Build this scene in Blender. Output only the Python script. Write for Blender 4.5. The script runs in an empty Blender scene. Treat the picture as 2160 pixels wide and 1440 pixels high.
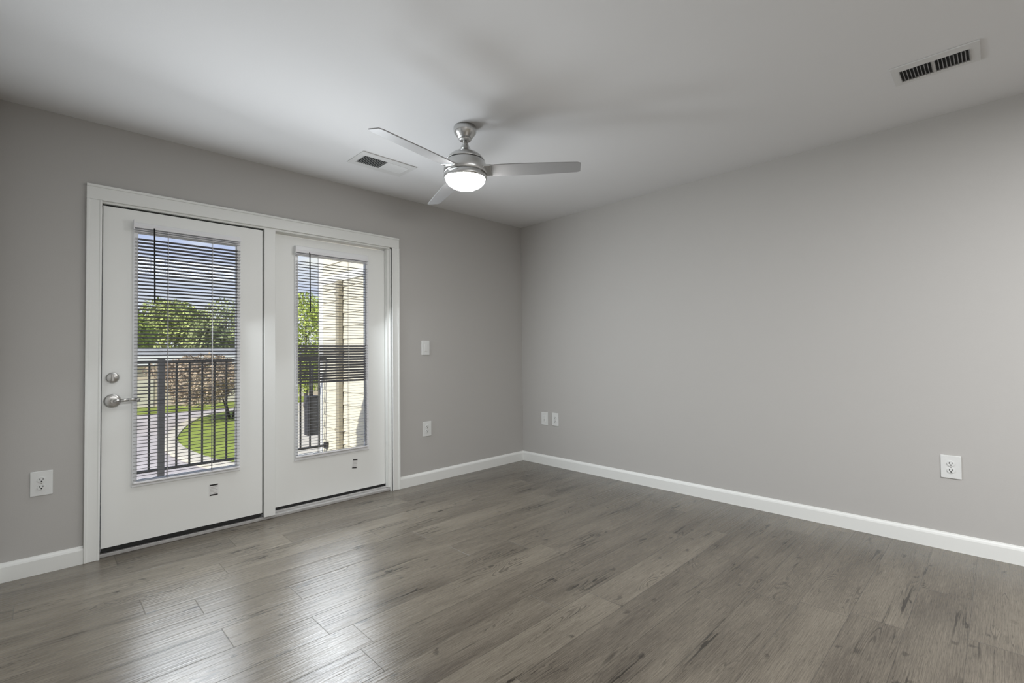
import bpy, bmesh, math, random
import numpy as np
from mathutils import Matrix, Vector
random.seed(7)
C = bpy.context.scene.collection
sc = bpy.context.scene
PI = math.pi

# ------------------------------------------------------------------ camera
cam = bpy.data.cameras.new('camera')
cam.sensor_width = 36.0
cam.lens = 1014.767 * 36.0 / 2160.0
cam.clip_start = 0.02
cam.clip_end = 600
camo = bpy.data.objects.new('camera', cam)
C.objects.link(camo)
yaw, pitch, roll = 0.7765, 0.0225, -0.0107
fw = Vector((math.cos(pitch) * math.sin(yaw), math.cos(pitch) * math.cos(yaw), math.sin(pitch)))
r0 = Vector((math.cos(yaw), -math.sin(yaw), 0))
u0 = r0.cross(fw)
rt = r0 * math.cos(roll) + u0 * math.sin(roll)
up = u0 * math.cos(roll) - r0 * math.sin(roll)
camo.matrix_world = Matrix(((rt.x, up.x, -fw.x, -3.7897), (rt.y, up.y, -fw.y, -3.7012),
                            (rt.z, up.z, -fw.z, 1.1762), (0, 0, 0, 1)))
sc.camera = camo

# ------------------------------------------------------------------ world, sun, daylight, exposure
W = bpy.data.worlds.new('sky'); sc.world = W; W.use_nodes = True
nt = W.node_tree; nt.nodes.clear()
N = nt.nodes.new; L = nt.links.new
wo = N('ShaderNodeOutputWorld'); bg = N('ShaderNodeBackground')
tc = N('ShaderNodeTexCoord'); sep = N('ShaderNodeSeparateXYZ')
L(tc.outputs['Generated'], sep.inputs[0])
ramp = N('ShaderNodeValToRGB')
ramp.color_ramp.elements[0].position = 0.0; ramp.color_ramp.elements[0].color = (0.88, 0.90, 0.94, 1)
ramp.color_ramp.elements[1].position = 0.5; ramp.color_ramp.elements[1].color = (0.22, 0.36, 0.80, 1)
e = ramp.color_ramp.elements.new(0.16); e.color = (0.66, 0.73, 0.98, 1)
e = ramp.color_ramp.elements.new(0.28); e.color = (0.36, 0.46, 0.85, 1)
L(sep.outputs['Z'], ramp.inputs[0])
mpg = N('ShaderNodeMapping'); mpg.inputs['Scale'].default_value = (2.2, 2.2, 7.0)
L(tc.outputs['Generated'], mpg.inputs[0])
cl = N('ShaderNodeTexNoise'); cl.inputs['Scale'].default_value = 1.6; cl.inputs['Detail'].default_value = 6; cl.inputs['Roughness'].default_value = 0.6
L(mpg.outputs[0], cl.inputs['Vector'])
cr = N('ShaderNodeValToRGB'); cr.color_ramp.elements[0].position = 0.47; cr.color_ramp.elements[1].position = 0.66
L(cl.outputs[0], cr.inputs[0])
mx = N('ShaderNodeMix'); mx.data_type = 'RGBA'
L(cr.outputs[0], mx.inputs['Factor']); L(ramp.outputs[0], mx.inputs[6]); mx.inputs[7].default_value = (1.0, 1.0, 1.0, 1)
L(mx.outputs[2], bg.inputs['Color']); bg.inputs['Strength'].default_value = 1.0
L(bg.outputs[0], wo.inputs[0])

def add_light(name, kind, loc, direction, energy, color=(1, 1, 1), **kw):
    l = bpy.data.lights.new(name, kind); l.energy = energy; l.color = color
    for k, v in kw.items(): setattr(l, k, v)
    o = bpy.data.objects.new(name, l); C.objects.link(o); o.location = loc
    o.rotation_euler = Vector(direction).to_track_quat('-Z', 'Y').to_euler()
    return o

add_light('sun', 'SUN', (-6, 0, 12), (0.74, 0.30, -0.62), 6.0, (1.0, 0.94, 0.83), angle=math.radians(0.6))
# daylight entering through the two glazed doors
DAY = 12.0
for nm, lx, ly in (('daylight_left_door', -3.095, -0.075), ('daylight_right_door', -2.13, -0.02)):
    add_light(nm, 'AREA', (lx, ly, 1.17), (0, -1, 0), DAY, (0.89, 0.95, 1.0), shape='RECTANGLE', size=0.53, size_y=1.42)
    # light of the high sky, falling downwards through the upper part of the glass
    add_light(nm.replace('daylight', 'skylight'), 'AREA', (lx, ly - 0.10, 1.62), (0.20, -1, -0.55), 14.5, (0.90, 0.955, 1.0), shape='RECTANGLE', size=0.50, size_y=0.4)
# unseen fill light added behind the camera to brighten the room
add_light("rear_fill_light", "AREA", (-2.3, -5.0, 2.5), (0.0, 0.0, -1), 145.0, (0.985, 0.99, 1.0), shape="RECTANGLE", size=2.2, size_y=1.6)

sc.view_settings.view_transform = 'Standard'
sc.view_settings.look = 'None'
sc.view_settings.exposure = 0.0
sc.view_settings.gamma = 1.0
sc.view_settings.use_curve_mapping = False
sc.cycles.use_denoising = True
sc.cycles.max_bounces = 10
sc.cycles.diffuse_bounces = 6
sc.cycles.transparent_max_bounces = 24
sc.cycles.sample_clamp_indirect = 6.0
sc.cycles.caustics_reflective = False
sc.cycles.caustics_refractive = False

# ------------------------------------------------------------------ materials
def mat(name, color, rough=0.6, metal=0.0, spec=0.5, bump=None, vary=None, emit=None):
    """procedural principled material; bump=(scale, strength), vary=(scale, amount)"""
    m = bpy.data.materials.new(name); m.use_nodes = True
    t = m.node_tree; b = t.nodes['Principled BSDF']
    b.inputs['Base Color'].default_value = (*color, 1)
    b.inputs['Roughness'].default_value = rough
    b.inputs['Metallic'].default_value = metal
    b.inputs['Specular IOR Level'].default_value = spec
    co = t.nodes.new('ShaderNodeTexCoord')
    if vary:
        n = t.nodes.new('ShaderNodeTexNoise'); n.inputs['Scale'].default_value = vary[0]; n.inputs['Detail'].default_value = 4
        t.links.new(co.outputs['Object'], n.inputs['Vector'])
        r = t.nodes.new('ShaderNodeValToRGB'); a = vary[1]
        r.color_ramp.elements[0].color = (*[c * (1 - a) for c in color], 1)
        r.color_ramp.elements[1].color = (*[min(1, c * (1 + a)) for c in color], 1)
        r.color_ramp.elements[0].position = 0.3; r.color_ramp.elements[1].position = 0.7
        t.links.new(n.outputs[0], r.inputs[0]); t.links.new(r.outputs[0], b.inputs['Base Color'])
    if bump:
        n = t.nodes.new('ShaderNodeTexNoise'); n.inputs['Scale'].default_value = bump[0]; n.inputs['Detail'].default_value = 3
        t.links.new(co.outputs['Object'], n.inputs['Vector'])
        bp = t.nodes.new('ShaderNodeBump'); bp.inputs['Strength'].default_value = bump[1]; bp.inputs['Distance'].default_value = 0.002
        t.links.new(n.outputs[0], bp.inputs['Height']); t.links.new(bp.outputs[0], b.inputs['Normal'])
    if emit:
        b.inputs['Emission Color'].default_value = (*emit[0], 1); b.inputs['Emission Strength'].default_value = emit[1]
    return m

M = {}
M['wall'] = mat('greige_paint', (0.472, 0.461, 0.444), 0.75, bump=(160, 0.12))
M['ceiling'] = mat('ceiling_paint', (0.74, 0.74, 0.745), 0.85, bump=(120, 0.1))
M['trim'] = mat('white_trim_paint', (0.80, 0.81, 0.79), 0.38)
M['door'] = mat('white_door_paint', (0.84, 0.85, 0.83), 0.45)
M['lite'] = mat('white_lite_frame', (0.82, 0.83, 0.84), 0.35)
M['gasket'] = mat('black_gasket', (0.012, 0.012, 0.012), 0.7)
M['thresh'] = mat('grey_threshold', (0.42, 0.41, 0.40), 0.45, vary=(30, 0.12))
M['slat'] = mat('backlit_slat', (0.20, 0.20, 0.21), 0.55)  # white slats coloured dark grey, backlit shade put into the colour
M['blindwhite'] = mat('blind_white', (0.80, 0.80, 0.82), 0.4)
M['cord'] = mat('ladder_cord', (0.7, 0.7, 0.7), 0.8)
M['wand'] = mat('black_wand', (0.01, 0.01, 0.012), 0.4)
M['nickel'] = mat('satin_nickel', (0.52, 0.51, 0.49), 0.3, metal=1.0)
M['fanmetal'] = mat('brushed_nickel', (0.60, 0.60, 0.59), 0.27, metal=1.0)
M['fanblade'] = mat('silver_blade', (0.36, 0.36, 0.365), 0.36, metal=0.05)
M['groove'] = mat('dark_groove', (0.01, 0.01, 0.01), 0.6)
M['bowl'] = mat('lit_opal_glass', (0.9, 0.9, 0.9), 0.3, emit=((1.0, 0.985, 0.96), 58.0))
M['plate'] = mat('white_plate', (0.72, 0.73, 0.72), 0.35)
M['slot'] = mat('dark_slot', (0.012, 0.012, 0.012), 0.6)
M['vent'] = mat('white_register', (0.66, 0.66, 0.655), 0.45)
M['duct'] = mat('dark_duct', (0.02, 0.02, 0.02), 0.8)
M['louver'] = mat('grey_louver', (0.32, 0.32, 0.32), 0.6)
M['sticker'] = mat('sticker_paper', (0.78, 0.78, 0.77), 0.5)
M['ink'] = mat('black_ink', (0.015, 0.013, 0.013), 0.6)
M['greyink'] = mat('grey_ink', (0.35, 0.33, 0.32), 0.6)
M['black'] = mat('black_railing', (0.012, 0.012, 0.014), 0.45)
M['post'] = mat('charcoal_post', (0.05, 0.05, 0.055), 0.5)
M['deck'] = mat('white_deck', (0.78, 0.77, 0.75), 0.8, vary=(6, 0.06))
M['siding'] = mat('cream_siding', (0.66, 0.62, 0.52), 0.7)
M['sidetrim'] = mat('white_corner_trim', (0.80, 0.80, 0.78), 0.6)
M['spout'] = mat('tan_downspout', (0.30, 0.27, 0.21), 0.6)
M['tan'] = mat('tan_stucco', (0.60, 0.51, 0.40), 0.8, vary=(0.8, 0.08))
M['fascia'] = mat('white_fascia', (0.80, 0.80, 0.80), 0.6)
M['roof'] = mat('grey_roof', (0.30, 0.30, 0.30), 0.8, vary=(1.5, 0.2))
M['asphalt'] = mat('asphalt', (0.46, 0.41, 0.40), 0.85, vary=(0.7, 0.14))
M['curb'] = mat('concrete_curb', (0.55, 0.50, 0.42), 0.85, vary=(1.0, 0.1))
M['grass'] = mat('lawn_grass', (0.24, 0.29, 0.045), 0.9, vary=(0.6, 0.22))
M['leafy'] = mat('green_leaves', (0.40, 0.45, 0.16), 0.7, vary=(1.2, 0.5))
M['leafd'] = mat('olive_leaves', (0.36, 0.40, 0.19), 0.7, vary=(1.0, 0.5))
M['leafb'] = mat('bright_leaves', (0.42, 0.50, 0.11), 0.7, vary=(1.5, 0.5))
M['blossom'] = mat('pink_brown_blossom', (0.42, 0.335, 0.245), 0.7, vary=(2.0, 0.5))
M['bark'] = mat('dark_bark', (0.06, 0.05, 0.04), 0.9, vary=(6, 0.3))
M['meter'] = mat('dark_grey_box', (0.045, 0.045, 0.05), 0.5)

# glass: mostly clear with a fresnel sheen
g = bpy.data.materials.new('clear_glass'); g.use_nodes = True
t = g.node_tree; t.nodes.clear()
o_ = t.nodes.new('ShaderNodeOutputMaterial'); tr = t.nodes.new('ShaderNodeBsdfTransparent'); gl = t.nodes.new('ShaderNodeBsdfGlossy')
gl.inputs['Roughness'].default_value = 0.02; tr.inputs[0].default_value = (0.95, 0.97, 0.96, 1)
fr = t.nodes.new('ShaderNodeFresnel'); fr.inputs['IOR'].default_value = 1.35
ms = t.nodes.new('ShaderNodeMixShader')
t.links.new(fr.outputs[0], ms.inputs[0]); t.links.new(tr.outputs[0], ms.inputs[1]); t.links.new(gl.outputs[0], ms.inputs[2]); t.links.new(ms.outputs[0], o_.inputs[0])
M['glass'] = g

# plank floor ------------------------------------------------------
def floor_material():
    m = bpy.data.materials.new('grey_oak_plank'); m.use_nodes = True
    t = m.node_tree; b = t.nodes['Principled BSDF']; n = t.nodes.new; l = t.links.new
    PW, PL = 0.1885, 1.22
    co = n('ShaderNodeTexCoord'); sp = n('ShaderNodeSeparateXYZ'); l(co.outputs['Object'], sp.inputs[0])
    def math_(op, a, bb=None, c=None):
        q = n('ShaderNodeMath'); q.operation = op
        for i, v in enumerate((a, bb, c)):
            if v is None: continue
            if isinstance(v, (int, float)): q.inputs[i].default_value = v
            else: l(v, q.inputs[i])
        return q.outputs[0]
    ry = math_('DIVIDE', math_('ADD', sp.outputs['Y'], -0.004), PW); row = math_('FLOOR', ry); fy = math_('FRACT', ry)
    wn = n('ShaderNodeTexWhiteNoise'); wn.noise_dimensions = '1D'; l(row, wn.inputs['W'])
    rx = math_('ADD', math_('DIVIDE', sp.outputs['X'], PL), math_('MULTIPLY', wn.outputs['Value'], 5.13))
    colx = math_('FLOOR', rx); fx = math_('FRACT', rx)
    pid = math_('ADD', math_('MULTIPLY', row, 17.13), math_('MULTIPLY', colx, 5.77))
    wp = n('ShaderNodeTexWhiteNoise'); wp.noise_dimensions = '1D'; l(pid, wp.inputs['W'])
    rnd = wp.outputs['Value']
    # grain coordinates: shifted per plank
    cx = math_('ADD', sp.outputs['X'], math_('MULTIPLY', rnd, 37.0)); cy = math_('ADD', sp.outputs['Y'], math_('MULTIPLY', rnd, 11.0))
    cv = n('ShaderNodeCombineXYZ'); l(cx, cv.inputs[0]); l(cy, cv.inputs[1])
    def noise(scale, detail=4, rough=0.55, dist=0.0):
        mp = n('ShaderNodeMapping'); mp.inputs['Scale'].default_value = scale; l(cv.outputs[0], mp.inputs[0])
        q = n('ShaderNodeTexNoise'); q.inputs['Scale'].default_value = 1; q.inputs['Detail'].default_value = detail
        q.inputs['Roughness'].default_value = rough; q.inputs['Distortion'].default_value = dist
        l(mp.outputs[0], q.inputs['Vector']); return q.outputs[0]
    def ramp(v, p0, p1, c0=0.0, c1=1.0):
        q = n('ShaderNodeMapRange'); q.interpolation_type = 'SMOOTHSTEP'
        l(v, q.inputs[0]); q.inputs[1].default_value = p0; q.inputs[2].default_value = p1; q.inputs[3].default_value = c0; q.inputs[4].default_value = c1
        return q.outputs[0]
    broad = noise((1.3, 7, 1), 3)
    fine = noise((7, 290, 1), 3, 0.7)
    fine2 = noise((26, 480, 1), 2, 0.6)
    # cathedral grain: distorted rings, stronger in patches
    ringn = noise((0.9, 6.0, 1), 2, 0.5, 0.9)
    rings = math_('SINE', math_('MULTIPLY', ringn, 230.0))
    ringmask = ramp(noise((1.9, 8, 1), 2), 0.56, 0.66)
    ringv = math_('MULTIPLY', math_('MULTIPLY', ramp(rings, 0.3, 0.95), ringmask), 0.50)
    # long thin dark streaks along the grain
    streak = ramp(noise((1.6, 40, 1), 5, 0.65, 0.6), 0.62, 0.74)
    pore = ramp(noise((20, 400, 1), 3, 0.6), 0.55, 0.66)
    # knots and splits: sparse, ragged, warped by noise
    def warp(sc_, amt):
        nz = n('ShaderNodeTexNoise'); nz.inputs['Scale'].default_value = sc_; nz.inputs['Detail'].default_value = 4; nz.inputs['Roughness'].default_value = 0.65
        l(cv.outputs[0], nz.inputs['Vector'])
        va = n('ShaderNodeVectorMath'); va.operation = 'MULTIPLY_ADD'; l(nz.outputs['Color'], va.inputs[0]); va.inputs[1].default_value = amt
        return va
    def cells(scale, warpscale, amt, prob):
        mp = n('ShaderNodeMapping'); mp.inputs['Scale'].default_value = scale; l(cv.outputs[0], mp.inputs[0])
        va = warp(warpscale, amt); l(mp.outputs[0], va.inputs[2])
        vo = n('ShaderNodeTexVoronoi'); vo.inputs['Scale'].default_value = 1.0; vo.voronoi_dimensions = '2D'; l(va.outputs[0], vo.inputs['Vector'])
        vs_ = n('ShaderNodeSeparateColor'); l(vo.outputs['Color'], vs_.inputs[0])
        return vo.outputs['Distance'], ramp(vs_.outputs[0], prob, prob + 0.03), vs_.outputs[1]
    kd, kp, kr = cells((1.5, 5.2, 1), 13.0, (0.24, 0.34, 0), 0.42)
    ksz = math_('MULTIPLY_ADD', kr, 0.055, 0.035)
    knot = math_('MULTIPLY', ramp(math_('DIVIDE', kd, ksz), 0.35, 1.0, 1.0, 0.0), kp)
    halo = math_('MULTIPLY', ramp(kd, 0.05, 0.40, 1.0, 0.0), kp)
    # splits along the grain running out of the knots, and short cross cracks
    crackm = math_('MULTIPLY', ramp(noise((3.0, 75, 1), 5, 0.65, 0.9), 0.55, 0.61), halo)
    sd, spk, sr = cells((5.0, 7.5, 1), 22.0, (0.35, 0.5, 0), 0.80)
    speck = math_('MULTIPLY', ramp(sd, 0.03, 0.11, 1.0, 0.0), spk)
    # seams
    ey = math_('MINIMUM', fy, math_('SUBTRACT', 1.0, fy)); ex = math_('MINIMUM', fx, math_('SUBTRACT', 1.0, fx))
    sy = ramp(math_('MULTIPLY', ey, PW), 0.0006, 0.0022, 1.0, 0.0); sx = ramp(math_('MULTIPLY', ex, PL), 0.0006, 0.0022, 1.0, 0.0)
    seam = math_('MAXIMUM', sy, sx)
    # tone
    tone = math_('ADD', math_('MULTIPLY', rnd, 0.19), math_('MULTIPLY', broad, 0.80))
    tone = math_('ADD', tone, math_('MULTIPLY', math_('SUBTRACT', fine, 0.5), 1.1))
    tone = math_('ADD', tone, math_('MULTIPLY', math_('SUBTRACT', fine2, 0.5), 0.4))
    cr = n('ShaderNodeValToRGB'); l(tone, cr.inputs[0])
    cr.color_ramp.elements[0].position = 0.15; cr.color_ramp.elements[0].color = (0.070, 0.058, 0.045, 1)
    cr.color_ramp.elements[1].position = 0.95; cr.color_ramp.elements[1].color = (0.226, 0.198, 0.156, 1)
    dark = math_('ADD', math_('MULTIPLY', streak, 0.72), ringv); dark = math_('ADD', dark, math_('MULTIPLY', pore, 0.38))
    dark = math_('ADD', dark, math_('MULTIPLY', knot, 0.74)); dark = math_('ADD', dark, math_('MULTIPLY', speck, 0.5))
    dark = math_('ADD', dark, math_('MULTIPLY', crackm, 0.95))
    dark = math_('ADD', dark, math_('MULTIPLY', halo, 0.12))
    dark = math_('ADD', dark, math_('MULTIPLY', seam, 0.30))
    dk = n('ShaderNodeClamp'); l(dark, dk.inputs[0]); dk.inputs[2].default_value = 0.9
    mx = n('ShaderNodeMix'); mx.data_type = 'RGBA'; l(dk.outputs[0], mx.inputs['Factor']); l(cr.outputs[0], mx.inputs[6]); mx.inputs[7].default_value = (0.018, 0.014, 0.010, 1)
    l(mx.outputs[2], b.inputs['Base Color'])
    b.inputs['Specular IOR Level'].default_value = 0.66
    l(ramp(fine, 0.3, 0.7, 0.15, 0.23), b.inputs['Roughness'])
    h = math_('SUBTRACT', math_('ADD', math_('MULTIPLY', noise((0.35, 62, 1), 3, 0.62), 1.0), math_('MULTIPLY', fine, 0.2)), math_('MULTIPLY', seam, 0.30))
    bp = n('ShaderNodeBump'); bp.inputs['Strength'].default_value = 0.75; bp.inputs['Distance'].default_value = 0.0038
    l(h, bp.inputs['Height']); l(bp.outputs[0], b.inputs['Normal'])
    return m
M['floor'] = floor_material()

# ------------------------------------------------------------------ mesh helpers
def add_box(bm, lo, hi, bevel=0.0, mi=0):
    x0, y0, z0 = lo; x1, y1, z1 = hi
    t = bmesh.new()
    v = [t.verts.new(p) for p in ((x0, y0, z0), (x1, y0, z0), (x1, y1, z0), (x0, y1, z0), (x0, y0, z1), (x1, y0, z1), (x1, y1, z1), (x0, y1, z1))]
    for f in ((3, 2, 1, 0), (4, 5, 6, 7), (0, 1, 5, 4), (1, 2, 6, 5), (2, 3, 7, 6), (3, 0, 4, 7)):
        t.faces.new([v[i] for i in f])
    if bevel > 0:
        bmesh.ops.bevel(t, geom=t.edges[:], offset=bevel, segments=2, affect='EDGES', profile=0.5)
    merge(bm, t, mi)
def merge(bm, t, mi=0, mtx=None):
    if mtx is not None: bmesh.ops.transform(t, matrix=mtx, verts=t.verts[:])
    mp = {v: bm.verts.new(v.co) for v in t.verts}
    for f in t.faces:
        try:
            nf = bm.faces.new([mp[v] for v in f.verts]); nf.material_index = mi; nf.smooth = f.smooth
        except ValueError: pass
    t.free()
def add_tube(bm, a, b, r, r2=None, seg=12, caps=True, mi=0):
    a, b = Vector(a), Vector(b); d = b - a
    t = bmesh.new()
    bmesh.ops.create_cone(t, cap_ends=caps, segments=seg, radius1=r, radius2=r if r2 is None else r2, depth=d.length)
    for f in t.faces: f.smooth = len(f.verts) == 4
    merge(bm, t, mi, Matrix.Translation((a + b) / 2) @ d.to_track_quat('Z', 'Y').to_matrix().to_4x4())
def add_path(bm, pts, r, seg=10):
    for i in range(len(pts) - 1): add_tube(bm, pts[i], pts[i + 1], r, seg=seg)
    for p in pts[1:-1]:
        t = bmesh.new(); bmesh.ops.create_uvsphere(t, u_segments=seg, v_segments=6, radius=r)
        for f in t.faces: f.smooth = True
        merge(bm, t, 0, Matrix.Translation(p))
def add_lathe(bm, prof, seg=48, mi=0, smooth=True):
    """prof: list of (radius, z); closed at zero radius ends"""
    rings = []
    for r, z in prof:
        if r < 1e-6: rings.append([bm.verts.new((0, 0, z))])
        else: rings.append([bm.verts.new((r * math.cos(2 * PI * i / seg), r * math.sin(2 * PI * i / seg), z)) for i in range(seg)])
    for A, B in zip(rings, rings[1:]):
        for i in range(seg):
            j = (i + 1) % seg
            if len(A) == 1 and len(B) == 1: continue
            if len(A) == 1: f = bm.faces.new((A[0], B[j], B[i]))
            elif len(B) == 1: f = bm.faces.new((A[i], A[j], B[0]))
            else: f = bm.faces.new((A[i], A[j], B[j], B[i]))
            f.smooth = smooth; f.material_index = mi
def obj(name, bm, m, parent=None, loc=None, rot=None):
    bmesh.ops.recalc_face_normals(bm, faces=bm.faces[:])
    me = bpy.data.meshes.new(name); bm.to_mesh(me); bm.free()
    for q in (m if isinstance(m, (list, tuple)) else [m]): me.materials.append(q)
    o = bpy.data.objects.new(name, me); C.objects.link(o)
    if parent is not None: o.parent = parent
    if loc is not None: o.location = loc
    if rot is not None: o.rotation_euler = rot
    return o
def box(name, lo, hi, m, parent=None, bevel=0.0):
    bm = bmesh.new(); add_box(bm, lo, hi, bevel); return obj(name, bm, m, parent)
def boxes(name, lst, m, parent=None, bevel=0.0):
    bm = bmesh.new()
    for lo, hi in lst: add_box(bm, lo, hi, bevel)
    return obj(name, bm, m, parent)
def tag(o, label, cat, group=None, kind=None):
    o['label'] = label; o['category'] = cat
    if group: o['group'] = group
    if kind: o['kind'] = kind
    return o
def thing(name, label, cat, loc=(0, 0, 0), rot=(0, 0, 0), group=None, kind=None):
    o = bpy.data.objects.new(name, None); C.objects.link(o); o.empty_display_size = 0.1
    o.location = loc; o.rotation_euler = rot
    return tag(o, label, cat, group, kind)
def dup(root, loc, rot, label, group=None):
    r = root.copy(); C.objects.link(r); r.location = loc; r.rotation_euler = rot; r['label'] = label
    if group: r['group'] = group
    for ch in list(root.children):
        c = ch.copy(); C.objects.link(c); c.parent = r
        for gch in list(ch.children):
            d = gch.copy(); C.objects.link(d); d.parent = c
    return r

# ------------------------------------------------------------------ room shell
H = 2.55; XL = -3.952; YR = -7.6; T = 0.16
OX0, OX1, OZ = -3.56, -1.60, 2.12            # rough opening for the doors
tag(box('floor', (XL - 0.1, YR - 0.1, -0.06), (0.1, 0.045, 0.0), M['floor']), 'grey brown oak plank floor of the empty room', 'floor', kind='structure')
tag(box('ceiling', (XL - 0.1, YR - 0.1, H), (0.1, T, H + 0.1), M['ceiling']), 'plain white painted ceiling carrying the fan', 'ceiling', kind='structure')
tag(box('wall_right', (0, YR, 0), (0.1, T, H), M['wall']), 'long plain greige wall right of the room corner', 'wall', kind='structure')
tag(box('wall_left', (XL - 0.1, YR, 0), (XL, T, H), M['wall']), 'greige wall at the far left edge of the view', 'wall', kind='structure')
tag(box('wall_front', (XL, YR - 0.1, 0), (0, YR, H), M['wall']), 'greige wall behind the camera', 'wall', kind='structure')
tag(boxes('wall_back', [((XL, 0, 0), (OX0, T, H)), ((OX1, 0, 0), (0, T, H)), ((OX0, 0, OZ), (OX1, T, H))], M['wall']),
    'greige wall around the white double door', 'wall', kind='structure')

def baseboard(name, a, b, nrm, label):
    """profiled board running a->b on the floor, nrm points into the room"""
    a, b, nrm = Vector(a), Vector(b), Vector(nrm)
    prof = [(0, 0), (0.014, 0), (0.014, 0.078), (0.011, 0.088), (0.006, 0.094), (0.004, 0.1), (0, 0.1)]
    bm = bmesh.new()
    A = [bm.verts.new(a + nrm * d + Vector((0, 0, z))) for d, z in prof]
    B = [bm.verts.new(b + nrm * d + Vector((0, 0, z))) for d, z in prof]
    k = len(prof)
    for i in range(k): bm.faces.new((A[i], A[(i + 1) % k], B[(i + 1) % k], B[i]))
    bm.faces.new(A); bm.faces.new(B[::-1])
    return tag(obj(name, bm, M['trim']), label, 'baseboard', kind='structure')
baseboard('baseboard_right', (0, 0, 0), (0, YR, 0), (-1, 0, 0), 'white baseboard along the long right wall')
baseboard('baseboard_back', (-1.545, 0, 0), (0, 0, 0), (0, -1, 0), 'white baseboard between door casing and room corner')
baseboard('baseboard_back', (XL, 0, 0), (-3.603, 0, 0), (0, -1, 0), 'short white baseboard left of the door casing')
baseboard('baseboard_left', (XL, 0, 0), (XL, YR, 0), (1, 0, 0), 'white baseboard at the far left edge')

# ------------------------------------------------------------------ door frame
fr = thing('trim_1', 'white casing and frame around the two glazed doors', 'door frame', (0, 0, 0), kind='structure')
def casing(name, x0, x1, z0, z1, horiz=False):
    """flat board with a raised outer back band and a small inner bead"""
    bm = bmesh.new()
    add_box(bm, (x0, -0.016, z0), (x1, 0.004, z1), 0.003)
    if horiz: add_box(bm, (x0, -0.021, z1 - 0.016), (x1, 0.0, z1), 0.003)
    else:
        outer = x0 if abs(x0 + 3.603) < 0.01 else x1 - 0.016
        inner = x1 - 0.012 if abs(x0 + 3.603) < 0.01 else x0
        add_box(bm, (outer, -0.021, z0), (outer + 0.016, 0.0, z1), 0.003)
        add_box(bm, (inner, -0.019, z0), (inner + 0.012, 0.0, z1), 0.003)
    return obj(name, bm, M['trim'], fr)
casing('casing_leg', -3.603, -3.533, 0.0, 2.0955)
casing('casing_leg', -1.617, -1.545, 0.0, 2.0955)
casing('casing_head', -3.603, -1.545, 2.0955, 2.184, True)
boxes('side_jamb', [((-3.56, 0.0, 0.0), (-3.535, T, 2.12)), ((-3.56, 0.075, 0.03), (-3.515, 0.10, 2.09))], M['trim'], fr)
boxes('side_jamb', [((-1.628, 0.0, 0.0), (-1.60, T, 2.12)), ((-1.648, 0.015, 0.03), (-1.628, 0.055, 2.085))], M['trim'], fr)
boxes('head_jamb', [((-3.56, 0.0, 2.083), (-1.60, T, 2.12))], M['trim'], fr)
boxes('mullion', [((-2.642, -0.004, 0.022), (-2.566, T, 2.09))], M['trim'], fr, 0.003)
boxes('weatherstrip', [((-3.535, 0.03, 2.072), (-2.642, 0.05, 2.0835)), ((-2.652, 0.03, 0.04), (-2.642, 0.05, 2.083)), ((-3.536, 0.03, 0.04), (-3.529, 0.05, 2.083))], M['gasket'], fr)
bm = bmesh.new()
add_box(bm, (-3.534, 0.012, 0.0), (-1.628, 0.20, 0.022), 0.004)
add_box(bm, (-3.534, 0.045, 0.02), (-1.628, 0.20, 0.034), 0.004)
tag(obj('trim_2', bm, M['thresh']), 'grey metal threshold under the two doors', 'threshold', kind='structure')

# ------------------------------------------------------------------ doors
def make_door(name, label, x0, x1, yf, lx0, lx1, lz0, lz1):
    d = thing(name, label, 'door', ((x0 + x1) / 2, yf, 0.0), kind='structure')
    ox, oy = (x0 + x1) / 2, yf
    z0, z1 = 0.056, 2.071
    th = 0.044
    bx0, bx1, bz0, bz1 = lx0 + 0.022, lx1 - 0.022, lz0 + 0.03, lz1 - 0.06
    X = lambda v: v - ox
    boxes('door_panel', [((X(x0), 0, z0), (X(bx0), th, z1)), ((X(bx1), 0, z0), (X(x1), th, z1)),
                         ((X(bx0), 0, z0), (X(bx1), th, bz0)), ((X(bx0), 0, bz1), (X(bx1), th, z1))], M['door'], d)
    boxes('door_sweep', [((X(x0) + 0.004, 0.004, 0.033), (X(x1) - 0.004, th - 0.004, 0.0565))], M['gasket'], d)
    bm = bmesh.new()
    for lo, hi in (((X(lx0), -0.012, lz0), (X(lx0) + 0.026, 0.012, lz1)), ((X(lx1) - 0.026, -0.012, lz0), (X(lx1), 0.012, lz1)),
                   ((X(lx0) + 0.02, -0.012, lz0), (X(lx1) - 0.02, 0.012, lz0 + 0.036)), ((X(lx0) + 0.02, -0.012, lz1 - 0.068), (X(lx1) - 0.02, 0.012, lz1))):
        add_box(bm, lo, hi, 0.004)
    lf = obj('lite_frame', bm, M['lite'], d)
    boxes('glass_pane', [((X(lx0) + 0.024, 0.018, lz0 + 0.032), (X(lx1) - 0.024, 0.024, lz1 - 0.062))], M['glass'], d)
    return d
d1 = make_door('door_1', 'left white glazed door with lever handle and deadbolt', -3.527, -2.652, 0.006, -3.388, -2.795, 0.384, 1.998)
d2 = make_door('door_2', 'right white glazed door without a handle, set deeper', -2.566, -1.630, 0.062, -2.412, -1.800, 0.372, 2.01)

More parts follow.
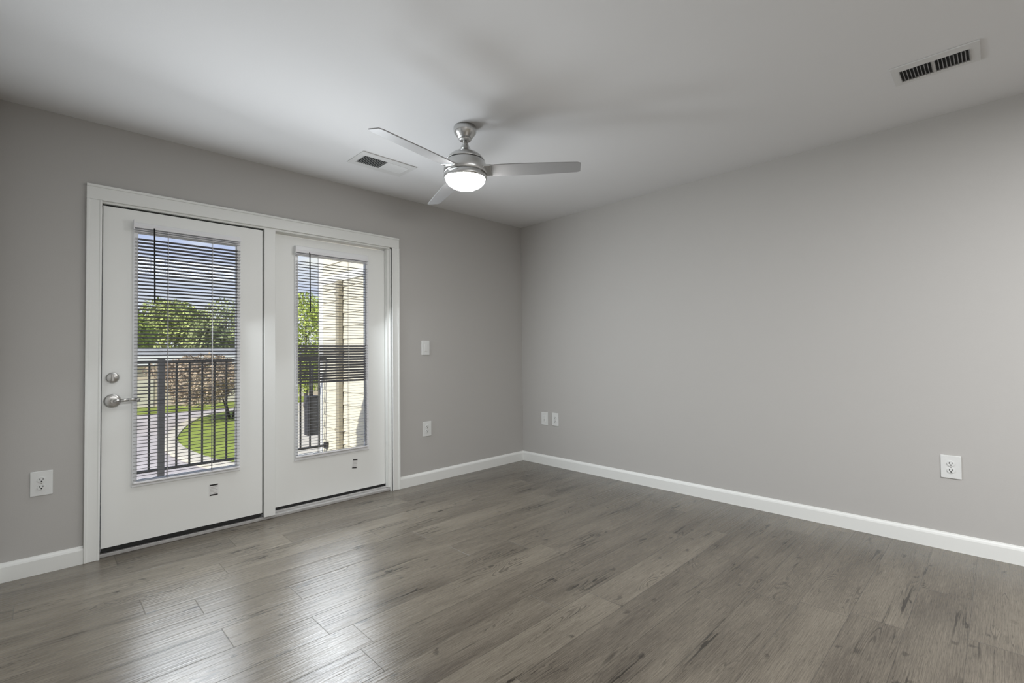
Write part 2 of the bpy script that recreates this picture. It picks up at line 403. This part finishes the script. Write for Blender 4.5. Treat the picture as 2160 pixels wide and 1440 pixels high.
def hardware(parent):
    ox, oy = parent.location.x, parent.location.y
    # lever handle
    bm = bmesh.new(); add_lathe(bm, [(0.0, 0), (0.040, 0.0), (0.040, 0.006), (0.034, 0.012), (0.020, 0.015), (0.0, 0.015)], 40)
    h = obj('door_handle', bm, M['nickel'], parent, (-3.479 - ox, 0, 0.914), (PI / 2, 0, 0))
    bm = bmesh.new()
    add_tube(bm, (0, 0, 0.012), (0, 0, 0.060), 0.0125, 0.012, 20)
    pts = [(0, 0, 0.052), (0.03, 0.002, 0.056), (0.07, 0.004, 0.056), (0.105, 0.003, 0.053), (0.125, 0.0, 0.048)]
    for i in range(4): add_tube(bm, pts[i], pts[i + 1], (0.0115, 0.010, 0.009, 0.008)[i], (0.010, 0.009, 0.008, 0.007)[i], 14)
    obj('lever', bm, M['nickel'], h)
    bm = bmesh.new(); add_lathe(bm, [(0.0, 0), (0.031, 0.0), (0.031, 0.008), (0.026, 0.014), (0.0, 0.016)], 36)
    k = obj('deadbolt', bm, M['nickel'], parent, (-3.479 - ox, 0, 1.051), (PI / 2, 0, 0))
    bm = bmesh.new(); add_tube(bm, (0, 0, 0.013), (0, 0, 0.022), 0.009, seg=16); add_box(bm, (-0.006, -0.021, 0.02), (0.006, 0.021, 0.032), 0.003)
    obj('thumb_turn', bm, M['nickel'], k)
hardware(d1)

# ------------------------------------------------------------------ mini blinds
def make_blind(label, x0, x1, y, ztop, zbot, tilt, wx, band=None, group='mini blinds on the doors'):
    cx = (x0 + x1) / 2; w = (x1 - x0) / 2
    b = thing('mini_blind', label, 'blind', (cx, y, zbot), group=group)
    hz = ztop - zbot
    bm = bmesh.new(); add_box(bm, (-w - 0.003, -0.014, hz - 0.019), (w + 0.003, 0.014, hz), 0.002)
    add_box(bm, (-w - 0.007, -0.017, hz - 0.03), (-w - 0.001, 0.017, hz + 0.03), 0.001)
    for q in range(2): add_box(bm, (-w, -0.0125, hz - 0.030 - 0.012 * q), (w, 0.0125, hz - 0.0275 - 0.012 * q))
    obj('headrail', bm, M['blindwhite'], b)
    bm = bmesh.new(); add_box(bm, (-w, -0.012, 0.0), (w, 0.012, 0.012), 0.003); obj('bottom_rail', bm, M['blindwhite'], b)
    pitch_ = 0.0215; n = int((hz - 0.066) / pitch_)
    bm = bmesh.new()
    for i in range(n):
        z = 0.022 + i * pitch_ + random.uniform(-0.0008, 0.0008)
        a = math.radians(tilt + random.uniform(-2, 2))
        if band and band[0] < z + zbot < band[1]: a = math.radians(band[2])
        sag = random.uniform(-0.0008, 0.0008)
        rows = []
        for k in range(5):
            s = (k / 4 - 0.5) * 0.025; c = 0.0016 * (1 - (2 * k / 4 - 1) ** 2)
            yy = s * math.cos(a) + c * math.sin(a); zz = -s * math.sin(a) + c * math.cos(a)
            rows.append([bm.verts.new((xx, yy, z + zz + (sag if abs(xx) < w * .5 else 0))) for xx in (-w, -w + 0.017, w / 3, w - 0.017, w)])
        for r1, r2 in zip(rows, rows[1:]):
            for q in range(4):
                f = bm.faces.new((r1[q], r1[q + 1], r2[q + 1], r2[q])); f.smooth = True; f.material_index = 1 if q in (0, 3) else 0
    obj('slats', bm, [M['slat'], M['blindwhite']], b)  # dark middles carry painted backlit shade, ends keep the slats' own white
    for px in (-w * 0.42, w * 0.42):
        bm = bmesh.new()
        add_tube(bm, (px, -0.0135, 0.006), (px, -0.0135, hz - 0.02), 0.0009, seg=5)
        add_tube(bm, (px, 0.0135, 0.006), (px, 0.0135, hz - 0.02), 0.0009, seg=5)
        add_tube(bm, (px, 0.0, 0.006), (px, 0.0, hz - 0.02), 0.0012, seg=5)
        obj('ladder_cord', bm, M['cord'], b)
    bm = bmesh.new(); add_tube(bm, (wx - cx, -0.023, hz - 0.018), (wx - cx + 0.004, -0.021, hz - 0.47), 0.0042, seg=8)
    add_tube(bm, (wx - cx, -0.014, hz - 0.012), (wx - cx, -0.024, hz - 0.02), 0.003, seg=6)
    obj('tilt_wand', bm, M['wand'], b)
    return b
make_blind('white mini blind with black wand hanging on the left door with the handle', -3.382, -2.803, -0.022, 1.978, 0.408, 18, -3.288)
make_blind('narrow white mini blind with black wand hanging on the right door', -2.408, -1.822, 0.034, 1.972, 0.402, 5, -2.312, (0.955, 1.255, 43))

# ------------------------------------------------------------------ stickers on the doors
def sticker(label, x, z, y, rz, w, h):
    s = thing('door_sticker', label, 'sticker', (x, y, z), (0, rz, 0), 'paper stickers on the doors')
    boxes('paper', [((-w / 2, -0.0012, -h / 2), (w / 2, 0, h / 2))], M['sticker'], s)
    for zz in (h * 0.40, -h * 0.40):
        boxes('printed_bar', [((-w * 0.42, -0.002, zz - h * 0.055), (w * 0.42, -0.0009, zz + h * 0.055))], M['ink'], s)
    boxes('printed_lines', [((-w * 0.38, -0.0018, h * q), (w * (0.38 - 0.1 * (i % 2)), -0.0009, h * q + 0.0016)) for i, q in enumerate((0.22, 0.1, -0.02, -0.14, -0.25))], M['greyink'], s)
sticker('small white paper sticker with two black bars low on the left door', -2.953, 0.281, 0.006, 0.0, 0.056, 0.082)
sticker('small tilted white paper sticker low on the right door', -1.927, 0.272, 0.062, 0.12, 0.046, 0.08)

# ------------------------------------------------------------------ outlets and switches; local frame: x along wall, y out of the wall negative, z up
GRP = 'white wall plates'
def plate_body(p, w=0.090, h=0.133):
    bm = bmesh.new(); add_box(bm, (-w / 2, -0.0065, -h / 2), (w / 2, 0.0, h / 2), 0.0028); return obj('face_plate', bm, M['plate'], p)
def make_outlet(label, loc, rz):
    o = thing('wall_outlet', label, 'outlet', loc, (0, 0, rz), GRP)
    plate_body(o)
    for zc in (0.0195, -0.0195):
        bm = bmesh.new(); t = bmesh.new()
        bmesh.ops.create_cone(t, cap_ends=True, segments=32, radius1=0.0172, radius2=0.0168, depth=0.004)
        merge(bm, t, 0, Matrix.Translation((0, -0.0085, zc)) @ Matrix.Rotation(PI / 2, 4, 'X') @ Matrix.Scale(0.93, 4, (0, 1, 0)))
        r = obj('receptacle', bm, M['plate'], o)
        bm = bmesh.new()
        add_box(bm, (-0.0078, -0.0112, zc - 0.001), (-0.0050, -0.0103, zc + 0.0085)); add_box(bm, (0.0050, -0.0112, zc), (0.0076, -0.0103, zc + 0.0078))
        add_tube(bm, (0, -0.0112, zc - 0.0075), (0, -0.0103, zc - 0.0075), 0.0034, seg=12)
        obj('slots', bm, M['slot'], r)
    bm = bmesh.new(); add_tube(bm, (0, -0.0085, 0), (0, -0.006, 0), 0.003, seg=12); obj('screw', bm, M['nickel'], o)
    return o
src = make_outlet('jumbo white duplex outlet left of the door casing', (-3.776, 0, 0.488), 0)
dup(src, (-1.257, 0, 0.486), (0, 0, 0), 'white duplex outlet right of the doors, low under the light switch')
dup(src, (0, -0.469, 0.482), (0, 0, -PI / 2), 'white duplex outlet just right of the cable jack plate near the room corner')
dup(src, (0, -3.477, 0.483), (0, 0, -PI / 2), 'white duplex outlet alone at the right end of the right wall')
s = thing('light_switch', 'white rocker light switch right of the door casing', 'switch', (-1.268, 0, 1.226), (0, 0, 0))
plate_body(s, 0.084)
bm = bmesh.new(); add_box(bm, (-0.0165, -0.0098, -0.033), (0.0165, -0.004, 0.033), 0.0015); obj('rocker', bm, M['plate'], s)
p = thing('cable_plate', 'white cable jack plate nearest the room corner', 'wall plate', (0, -0.324, 0.478), (0, 0, -PI / 2))
plate_body(p)
bm = bmesh.new(); add_box(bm, (-0.0165, -0.009, -0.034), (0.0165, -0.004, 0.034), 0.0015); obj('jack_insert', bm, M['plate'], p)
bm = bmesh.new(); add_tube(bm, (0, -0.014, -0.012), (0, -0.008, -0.012), 0.0045, seg=12); obj('cable_jack', bm, M['nickel'], p)

# ------------------------------------------------------------------ ceiling registers (local x = length, local y = width, hanging below z=0)
def make_register(label, loc, rz, fx0, fx1, fy0, fy1, banks, y0, y1, grp='white ceiling air registers'):
    r = thing('air_register', label, 'air vent', loc, (0, 0, rz), grp)
    bm = bmesh.new(); t = 0.007
    xs0 = min(b[0] for b in banks); xs1 = max(b[1] for b in banks)
    add_box(bm, (fx0, fy0, -t), (xs0, fy1, 0), 0.002); add_box(bm, (xs1, fy0, -t), (fx1, fy1, 0), 0.002)
    add_box(bm, (xs0 - 0.003, fy0, -t), (xs1 + 0.003, y0, 0), 0.002); add_box(bm, (xs0 - 0.003, y1, -t), (xs1 + 0.003, fy1, 0), 0.002)
    for b1, b2 in zip(banks, banks[1:]): add_box(bm, (b1[1], y0 - 0.002, -t), (b2[0], y1 + 0.002, 0), 0.001)
    obj('frame', bm, M['vent'], r)
    bm = bmesh.new(); add_box(bm, (xs0 - 0.002, y0 - 0.002, -0.0012), (xs1 + 0.002, y1 + 0.002, 0.0)); obj('duct_opening', bm, M['duct'], r)
    for a, b, n, ang, mk in banks:
        bm = bmesh.new()
        for i in range(n + 1):
            x = a + (b - a) * i / n
            tb = bmesh.new(); add_box(tb, (-0.0011, y0, -0.0068), (0.0011, y1, 0.0068))
            merge(bm, tb, 0, Matrix.Translation((x, 0, -0.0062)) @ Matrix.Rotation(ang, 4, 'Y') @ Matrix.Diagonal((1, 1, 0.75, 1)))
        obj('louver_bank', bm, M[mk], r)
    return r
# near the doors: left bank open to the view, right bank angled away
make_register('small white ceiling register in front of the doors, beside the fan blade', (-2.024, -0.585, H), 0, -0.214, 0.214, -0.123, 0.125,
              [(-0.172, 0.0, 12, 0.5, 'louver'), (0.008, 0.172, 12, -1.25, 'vent')], -0.067, 0.067)
make_register('white ceiling register with two louver banks at upper right', (-0.70, -3.50, H), PI / 2, -0.165, 0.157, -0.10, 0.112,
              [(-0.127, -0.006, 9, 0.35, 'louver'), (0.006, 0.125, 9, 0.35, 'louver')], -0.066, 0.058)

# ------------------------------------------------------------------ ceiling fan
FX, FY = -1.95, -1.44
fan = thing('ceiling_fan', 'three-bladed brushed nickel ceiling fan with lit bowl light', 'ceiling fan', (FX, FY, H))
def lathe_part(name, prof, m, parent=fan, seg=56):
    bm = bmesh.new(); add_lathe(bm, prof, seg); return obj(name, bm, m, parent)
can = lathe_part('canopy', [(0, 0), (0.066, 0), (0.0695, -0.006), (0.0695, -0.026), (0.066, -0.038), (0.052, -0.056), (0.043, -0.066), (0.040, -0.070), (0, -0.070)], M['fanmetal'])
lathe_part('canopy_collar', [(0.030, -0.069), (0.037, -0.071), (0.038, -0.078), (0.033, -0.083), (0.018, -0.084), (0.0, -0.083)], M['fanmetal'], can, 40)
lathe_part('downrod', [(0, -0.078), (0.0115, -0.078), (0.0115, -0.125), (0, -0.125)], M['fanmetal'], seg=24)
lathe_part('motor_housing', [(0, -0.096), (0.015, -0.096), (0.019, -0.104), (0.024, -0.118), (0.032, -0.134), (0.043, -0.147), (0.060, -0.156), (0.082, -0.168), (0.100, -0.183), (0.112, -0.199), (0.117, -0.208), (0.115, -0.2085), (0, -0.2085)], M['fanmetal'])
lathe_part('motor_gap', [(0, -0.206), (0.110, -0.206), (0.112, -0.2145), (0, -0.2145)], M['groove'])
lathe_part('switch_housing', [(0, -0.2125), (0.116, -0.2125), (0.120, -0.216), (0.127, -0.238), (0.130, -0.258), (0.130, -0.283), (0.127, -0.287), (0.124, -0.2875), (0, -0.2875)], M['fanmetal'])
lk = lathe_part('light_kit', [(0, -0.2865), (0.124, -0.2865), (0.1245, -0.289), (0.130, -0.291), (0.1305, -0.312), (0.128, -0.319), (0.123, -0.322), (0.118, -0.320), (0, -0.32)], M['fanmetal'])
lathe_part('glass_bowl', [(0.120, -0.316), (0.1205, -0.322), (0.117, -0.333), (0.108, -0.346), (0.093, -0.359), (0.073, -0.370), (0.048, -0.3785), (0.022, -0.3825), (0, -0.3835)], M['bowl'], lk)
def blade_mesh(ang):
    bm = bmesh.new()
    n = 26; r0, r1 = 0.155, 0.695; th = 0.006
    top = []; bot = []
    for i in range(n + 1):
        s = i / n; r = r0 + (r1 - r0) * s
        wf = 0.056 + 0.012 * math.sin(min(1, s * 2.2) * PI / 2) - 0.018 * s    # leading half width
        wb = 0.056 + 0.012 * math.sin(min(1, s * 2.2) * PI / 2) - 0.022 * s
        if s > 0.95:
            k = (s - 0.95) / 0.05; wb -= 0.010 * k ** 3; wf -= 0.007 * k ** 3
        top.append((r, wf, wb))
    vt = [[bm.verts.new((r, y, z)) for y in (a, 0, -b)] for z in (th / 2,) for r, a, b in top]
    vb = [[bm.verts.new((r, y, z)) for y in (a, 0, -b)] for z in (-th / 2,) for r, a, b in top]
    for V in (vt, vb):
        for i in range(n):
            for k in range(2): bm.faces.new((V[i][k], V[i + 1][k], V[i + 1][k + 1], V[i][k + 1]))
    for i in range(n):
        for k in (0, 2): bm.faces.new((vt[i][k], vt[i + 1][k], vb[i + 1][k], vb[i][k]))
    for i in (0, n):
        for k in range(2): bm.faces.new((vt[i][k], vt[i][k + 1], vb[i][k + 1], vb[i][k]))
    bmesh.ops.transform(bm, matrix=Matrix.Rotation(ang, 4, 'Z') @ Matrix.Translation((0, 0, -0.272)) @ Matrix.Rotation(math.radians(-12), 4, 'X'), verts=bm.verts[:])
    return bm
def iron_mesh(ang):
    bm = bmesh.new()
    add_box(bm, (0.105, -0.040, -0.001), (0.205, 0.040, 0.006), 0.002)
    add_box(bm, (0.105, -0.054, -0.010), (0.162, 0.050, 0.0045), 0.003)
    for yy in (-0.022, 0.022): add_tube(bm, (0.188, yy, -0.006), (0.188, yy, 0.006), 0.005, seg=10)
    bmesh.ops.transform(bm, matrix=Matrix.Rotation(ang, 4, 'Z') @ Matrix.Translation((0, 0, -0.268)) @ Matrix.Rotation(math.radians(-12), 4, 'X'), verts=bm.verts[:])
    return bm
for a in (70.7, 190.7, 310.7):
    bl = obj('blade', blade_mesh(math.radians(a)), M['fanblade'], fan)
    obj('blade_iron', iron_mesh(math.radians(a)), M['fanmetal'], bl)

# ------------------------------------------------------------------ balcony outside
tag(box('balcony_floor', (-8, T, -0.16), (-1.35, 2.18, -0.01), M['deck']), 'white balcony deck outside the doors', 'balcony', kind='structure')
bm = bmesh.new()
RX0, RX1, RY = -6.0, -1.33, 2.0
rail = thing('balcony_railing', 'black metal balcony railing behind the door glass', 'railing', (0, RY, 0))
box('top_rail', (RX0, -0.02, 1.105), (RX1, 0.02, 1.135), M['black'], rail, 0.003)
box('bottom_rail', (RX0, -0.013, 0.075), (RX1, 0.013, 0.10), M['black'], rail, 0.002)
for px in (-2.948, -4.75):
    bm = bmesh.new(); add_box(bm, (px - 0.026, -0.026, -0.01), (px + 0.026, 0.026, 1.16), 0.002); add_box(bm, (px - 0.05, -0.05, -0.01), (px + 0.05, 0.05, 0.006), 0.002)
    obj('post', bm, M['post'], rail)
bm = bmesh.new(); add_box(bm, (RX1 - 0.02, -0.03, 0.05), (RX1 + 0.02, 0.03, 0.125), 0.003); obj('wall_bracket', bm, M['black'], rail)
k = 0
x = -3.077 - 0.107 * 24
while x < RX1 - 0.03:
    if min(abs(x + 2.948), abs(x + 4.75)) > 0.05:
        box('baluster', (x - 0.008, -0.008, 0.095), (x + 0.008, 0.008, 1.108), M['black'], rail)
    x += 0.1085
# side wall of the balcony with lap siding
bm = bmesh.new()
add_box(bm, (-1.30, 0.16, -3.0), (-0.9, 2.2, 4.0))
z = -0.15
while z < 3.6:
    vs = [(-1.30, z), (-1.316, z), (-1.304, z + 0.15)]
    A = [bm.verts.new((vx, 0.18, vz)) for vx, vz in vs]; B = [bm.verts.new((vx, 2.12, vz)) for vx, vz in vs]
    bm.faces.new((A[1], A[2], B[2], B[1])); bm.faces.new((A[0], A[1], B[1], B[0])); bm.faces.new(A); bm.faces.new(B[::-1])
    z += 0.15
tag(obj('wall_outside', bm, M['siding']), 'cream lap siding wall closing the balcony, seen through the right door', 'outside wall', kind='structure')
boxes_ = bmesh.new(); add_box(boxes_, (-1.322, 2.115, -3.0), (-1.20, 2.215, 4.0), 0.003); add_box(boxes_, (-1.325, 0.2, 2.02), (-1.30, 2.12, 2.11), 0.003)
tag(obj('trim_3', boxes_, M['sidetrim']), 'white corner board and band on the outside siding', 'trim', kind='structure')
bm = bmesh.new(); add_box(bm, (-1.372, 1.57, -0.01), (-1.318, 1.65, 2.02), 0.008)
for zz in (0.3, 1.2, 1.85): add_box(bm, (-1.376, 1.555, zz), (-1.310, 1.665, zz + 0.03), 0.002)
tag(obj('downspout', bm, M['spout']), 'tan downspout on the cream siding beyond the right door', 'downspout')
mb = thing('utility_box', 'dark grey utility box at the corner of the cream siding wall', 'utility box', (-1.41, 2.27, 0.43))
box('box_body', (-0.055, -0.05, -0.24), (0.085, 0.05, 0.24), M['meter'], mb, 0.006)
box('box_door', (-0.045, -0.058, -0.20), (0.075, -0.048, 0.20), M['meter'], mb, 0.004)
bm = bmesh.new(); add_tube(bm, (0.02, 0, 0.23), (0.02, 0, 0.6), 0.012); obj('conduit', bm, M['meter'], mb)

# ------------------------------------------------------------------ grounds beyond the balcony (ground 3 m below)
GZ = -3.0
def poly(name, pts, z, m, label, cat, kind='structure', thick=0.06):
    bm = bmesh.new(); vs = [bm.verts.new((a, b, z)) for a, b in pts]
    f = bm.faces.new(vs); r = bmesh.ops.extrude_face_region(bm, geom=[f])
    bmesh.ops.translate(bm, vec=(0, 0, -thick), verts=[v for v in r['geom'] if isinstance(v, bmesh.types.BMVert)])
    return tag(obj(name, bm, m), label, cat, kind=kind)
poly('driveway', [(-60, 2.5), (80, 2.5), (80, 120), (-60, 120)], GZ, M['asphalt'], 'grey asphalt drive below the balcony', 'driveway', thick=0.2)
curve = [(6.5, 8), (2.6, 13.5), (1.25, 17), (0.75, 20.5), (0.85, 24), (1.5, 27), (2.6, 30.5), (3.9, 33.5), (5.6, 35.2), (9, 36), (40, 37)]
def smooth(pts, k=6):
    out = []
    for i in range(len(pts) - 1):
        p0 = pts[max(i - 1, 0)]; p1 = pts[i]; p2 = pts[i + 1]; p3 = pts[min(i + 2, len(pts) - 1)]
        for j in range(k):
            u = j / k
            out.append(tuple(0.5 * (2 * b + (c - a) * u + (2 * a - 5 * b + 4 * c - d) * u * u + (3 * b - a - 3 * c + d) * u ** 3) for a, b, c, d in zip(p0, p1, p2, p3)))
    return out + [pts[-1]]
sm = smooth(curve)
lw = [q for q in sm if 16.5 < q[1] and q[0] < 8.8]
poly('lawn', lw + [(9.0, 36.2), (2.9, 17.0)], GZ + 0.12, M['grass'], 'bright green lawn inside the curved curb', 'lawn', 'stuff', 0.12)
poly('walkway', [(2.9, 17.0), (9.0, 36.2), (40, 37), (40, 8), (6.3, 8), (2.75, 13.5)], GZ + 0.12, M['curb'], 'pale concrete ground right of the lawn, below the siding wall', 'walkway', 'structure', 0.12)
bm = bmesh.new(); prev = None
for i, (a, b) in enumerate(sm):
    a2, b2 = sm[min(i + 1, len(sm) - 1)]; a1, b1 = sm[max(i - 1, 0)]
    d = Vector((a2 - a1, b2 - b1, 0)).normalized(); nn = Vector((-d.y, d.x, 0))
    ps = [Vector((a, b, GZ)) + nn * 0.55, Vector((a, b, GZ + 0.10)) + nn * 0.50, Vector((a, b, GZ + 0.16)) + nn * 0.05, Vector((a, b, GZ + 0.16)) - nn * 0.1, Vector((a, b, GZ)) - nn * 0.1]
    cur = [bm.verts.new(p_) for p_ in ps]
    if prev:
        for q in range(4): bm.faces.new((prev[q], prev[q + 1], cur[q + 1], cur[q]))
    prev = cur
tag(obj('curb', bm, M['curb']), 'pale curved concrete curb between drive and lawn', 'curb', kind='structure')
poly('lawn', [(-30, 39.5), (40, 39.5), (40, 44.6), (-30, 44.6)], GZ + 0.1, M['grass'], 'narrow grass strip in front of the tan garage', 'lawn', 'stuff', 0.1)

gb = thing('garage_building', 'long tan garage building with white roof edge beyond the lawn', 'building', (6, 45, GZ))
box('wall', (-26, 0, 0), (34, 8, 3.6), M['tan'], gb)
box('fascia', (-26.4, -0.4, 3.45), (34.4, 8.4, 4.15), M['fascia'], gb)
bm = bmesh.new()
vs = [bm.verts.new(q) for q in ((-26.4, -0.4, 4.15), (34.4, -0.4, 4.15), (34.4, 8.4, 4.15), (-26.4, 8.4, 4.15), (-26.4, 4, 4.9), (34.4, 4, 4.9))]
for f in ((0, 1, 5, 4), (3, 2, 5, 4), (0, 4, 3), (1, 5, 2), (0, 1, 2, 3)): bm.faces.new([vs[i] for i in f])
obj('roof', bm, M['roof'], gb)
for gx in (-8.5, -4.5, 3.6, 7.6): box('garage_door', (gx - 1.4, -0.05, 0), (gx + 1.4, 0.02, 2.3), M['siding'], gb, 0.02)

def leaves(rng, n, blobs, size):
    """leaf quads spread through overlapping blobs (cx,cy,cz,rx,ry,rz)"""
    vs = []; fs = []
    wts = np.array([b[3] * b[4] * b[5] for b in blobs]); wts = wts / wts.sum()
    idx = rng.choice(len(blobs), n, p=wts)
    for i in idx:
        b = blobs[i]
        d = rng.normal(size=3); d /= np.linalg.norm(d); r = rng.uniform(0.45, 1.0) ** 0.5
        c = np.array(b[:3]) + d * r * np.array(b[3:])
        u = rng.normal(size=3); u /= np.linalg.norm(u); w = np.cross(u, rng.normal(size=3)); w /= np.linalg.norm(w)
        s = size * rng.uniform(0.6, 1.3); k = len(vs)
        vs += [tuple(c - u * s), tuple(c + w * s * 0.5), tuple(c + u * s), tuple(c - w * s * 0.5)]
        fs.append((k, k + 1, k + 2, k + 3))
    return vs, fs
def tree(name, label, loc, h, r, m, seed, n=2600, size=0.28, trunk=0.25, stems=1, base=0.35, group=None, shift=(0, 0), flat=1.0):
    rng = np.random.default_rng(seed)
    t_ = thing(name, label, 'tree', loc, group=group)
    blobs = [(shift[0], shift[1], h * (base + 1) / 2, r * 0.8, r * 0.8, h * (1 - base) / 2)]
    for i in range(9):
        a = rng.uniform(0, 2 * PI); q = r * rng.uniform(0.35, 0.75)
        blobs.append((shift[0] + q * math.cos(a), shift[1] + q * math.sin(a), h * rng.uniform(base + 0.08, 0.9), r * rng.uniform(0.3, 0.5), r * rng.uniform(0.3, 0.5), h * rng.uniform(0.10, 0.17)))
    vs, fs = leaves(rng, n, blobs, size)
    me = bpy.data.meshes.new('foliage'); me.from_pydata(vs, [], fs); me.materials.append(m)
    o = bpy.data.objects.new('foliage', me); C.objects.link(o); o.parent = t_
    bm = bmesh.new()
    for i in range(stems):
        a = 2 * PI * i / stems + 0.4; k = 0.0 if stems == 1 else 1.0
        p0 = Vector((0.12 * k * math.cos(a), 0.12 * k * math.sin(a), -0.02)); p1 = Vector((0.45 * k * math.cos(a) * r * 0.4, 0.45 * k * math.sin(a) * r * 0.4, h * base * 1.1)); p2 = Vector((0.9 * k * math.cos(a) * r * 0.4, 0.9 * k * math.sin(a) * r * 0.4, h * 0.75))
        add_tube(bm, p0, p1, trunk, trunk * 0.75, 8); add_tube(bm, p1, p2, trunk * 0.75, trunk * 0.3, 8)
    obj('trunk', bm, M['bark'], t_)
    return t_
# flowering tree on the lawn in front of the garage
tree('crape_myrtle', 'pinkish flowering tree with thin trunks on the lawn', (5.0, 31.0, GZ + 0.165), 4.15, 3.0, M['blossom'], 3, 7000, 0.11, 0.06, 4, 0.27, None, (-1.45, 0.4))
# trees beyond the garage and beside the building
row = [(1.9, 58.8, 9.7, 3.5, 'leafb', 'bright green tree at the left end of the row behind the garage roof'),
       (8.3, 68.5, 11.2, 4.6, 'leafy', 'tallest rounded tree in the middle of the row behind the garage roof'),
       (9.6, 58.2, 8.4, 2.8, 'leafd', 'lower olive green tree in front of the tallest one behind the garage roof'),
       (16.2, 78.0, 13.0, 4.8, 'leafd', 'thin airy tree at the right side of the left door view'),
       (16.2, 58.2, 7.3, 2.9, 'leafb', 'low bright green tree just above the garage roof at right')]
for i, (tx, ty, th_, tr_, mk, lb) in enumerate(row):
    tree('broadleaf_tree', lb, (tx, ty, GZ), th_, tr_, M[mk], 20 + i, 13000 if i != 3 else 4500, 0.22, 0.3, 1, 0.08, 'trees behind the garage roof')
tree('broadleaf_tree', 'full green tree left of the siding wall, seen through the right door', (10.9, 34.0, GZ + 0.165), 8.9, 2.7, M['leafb'], 41, 11000, 0.12, 0.2, 1, 0.1)
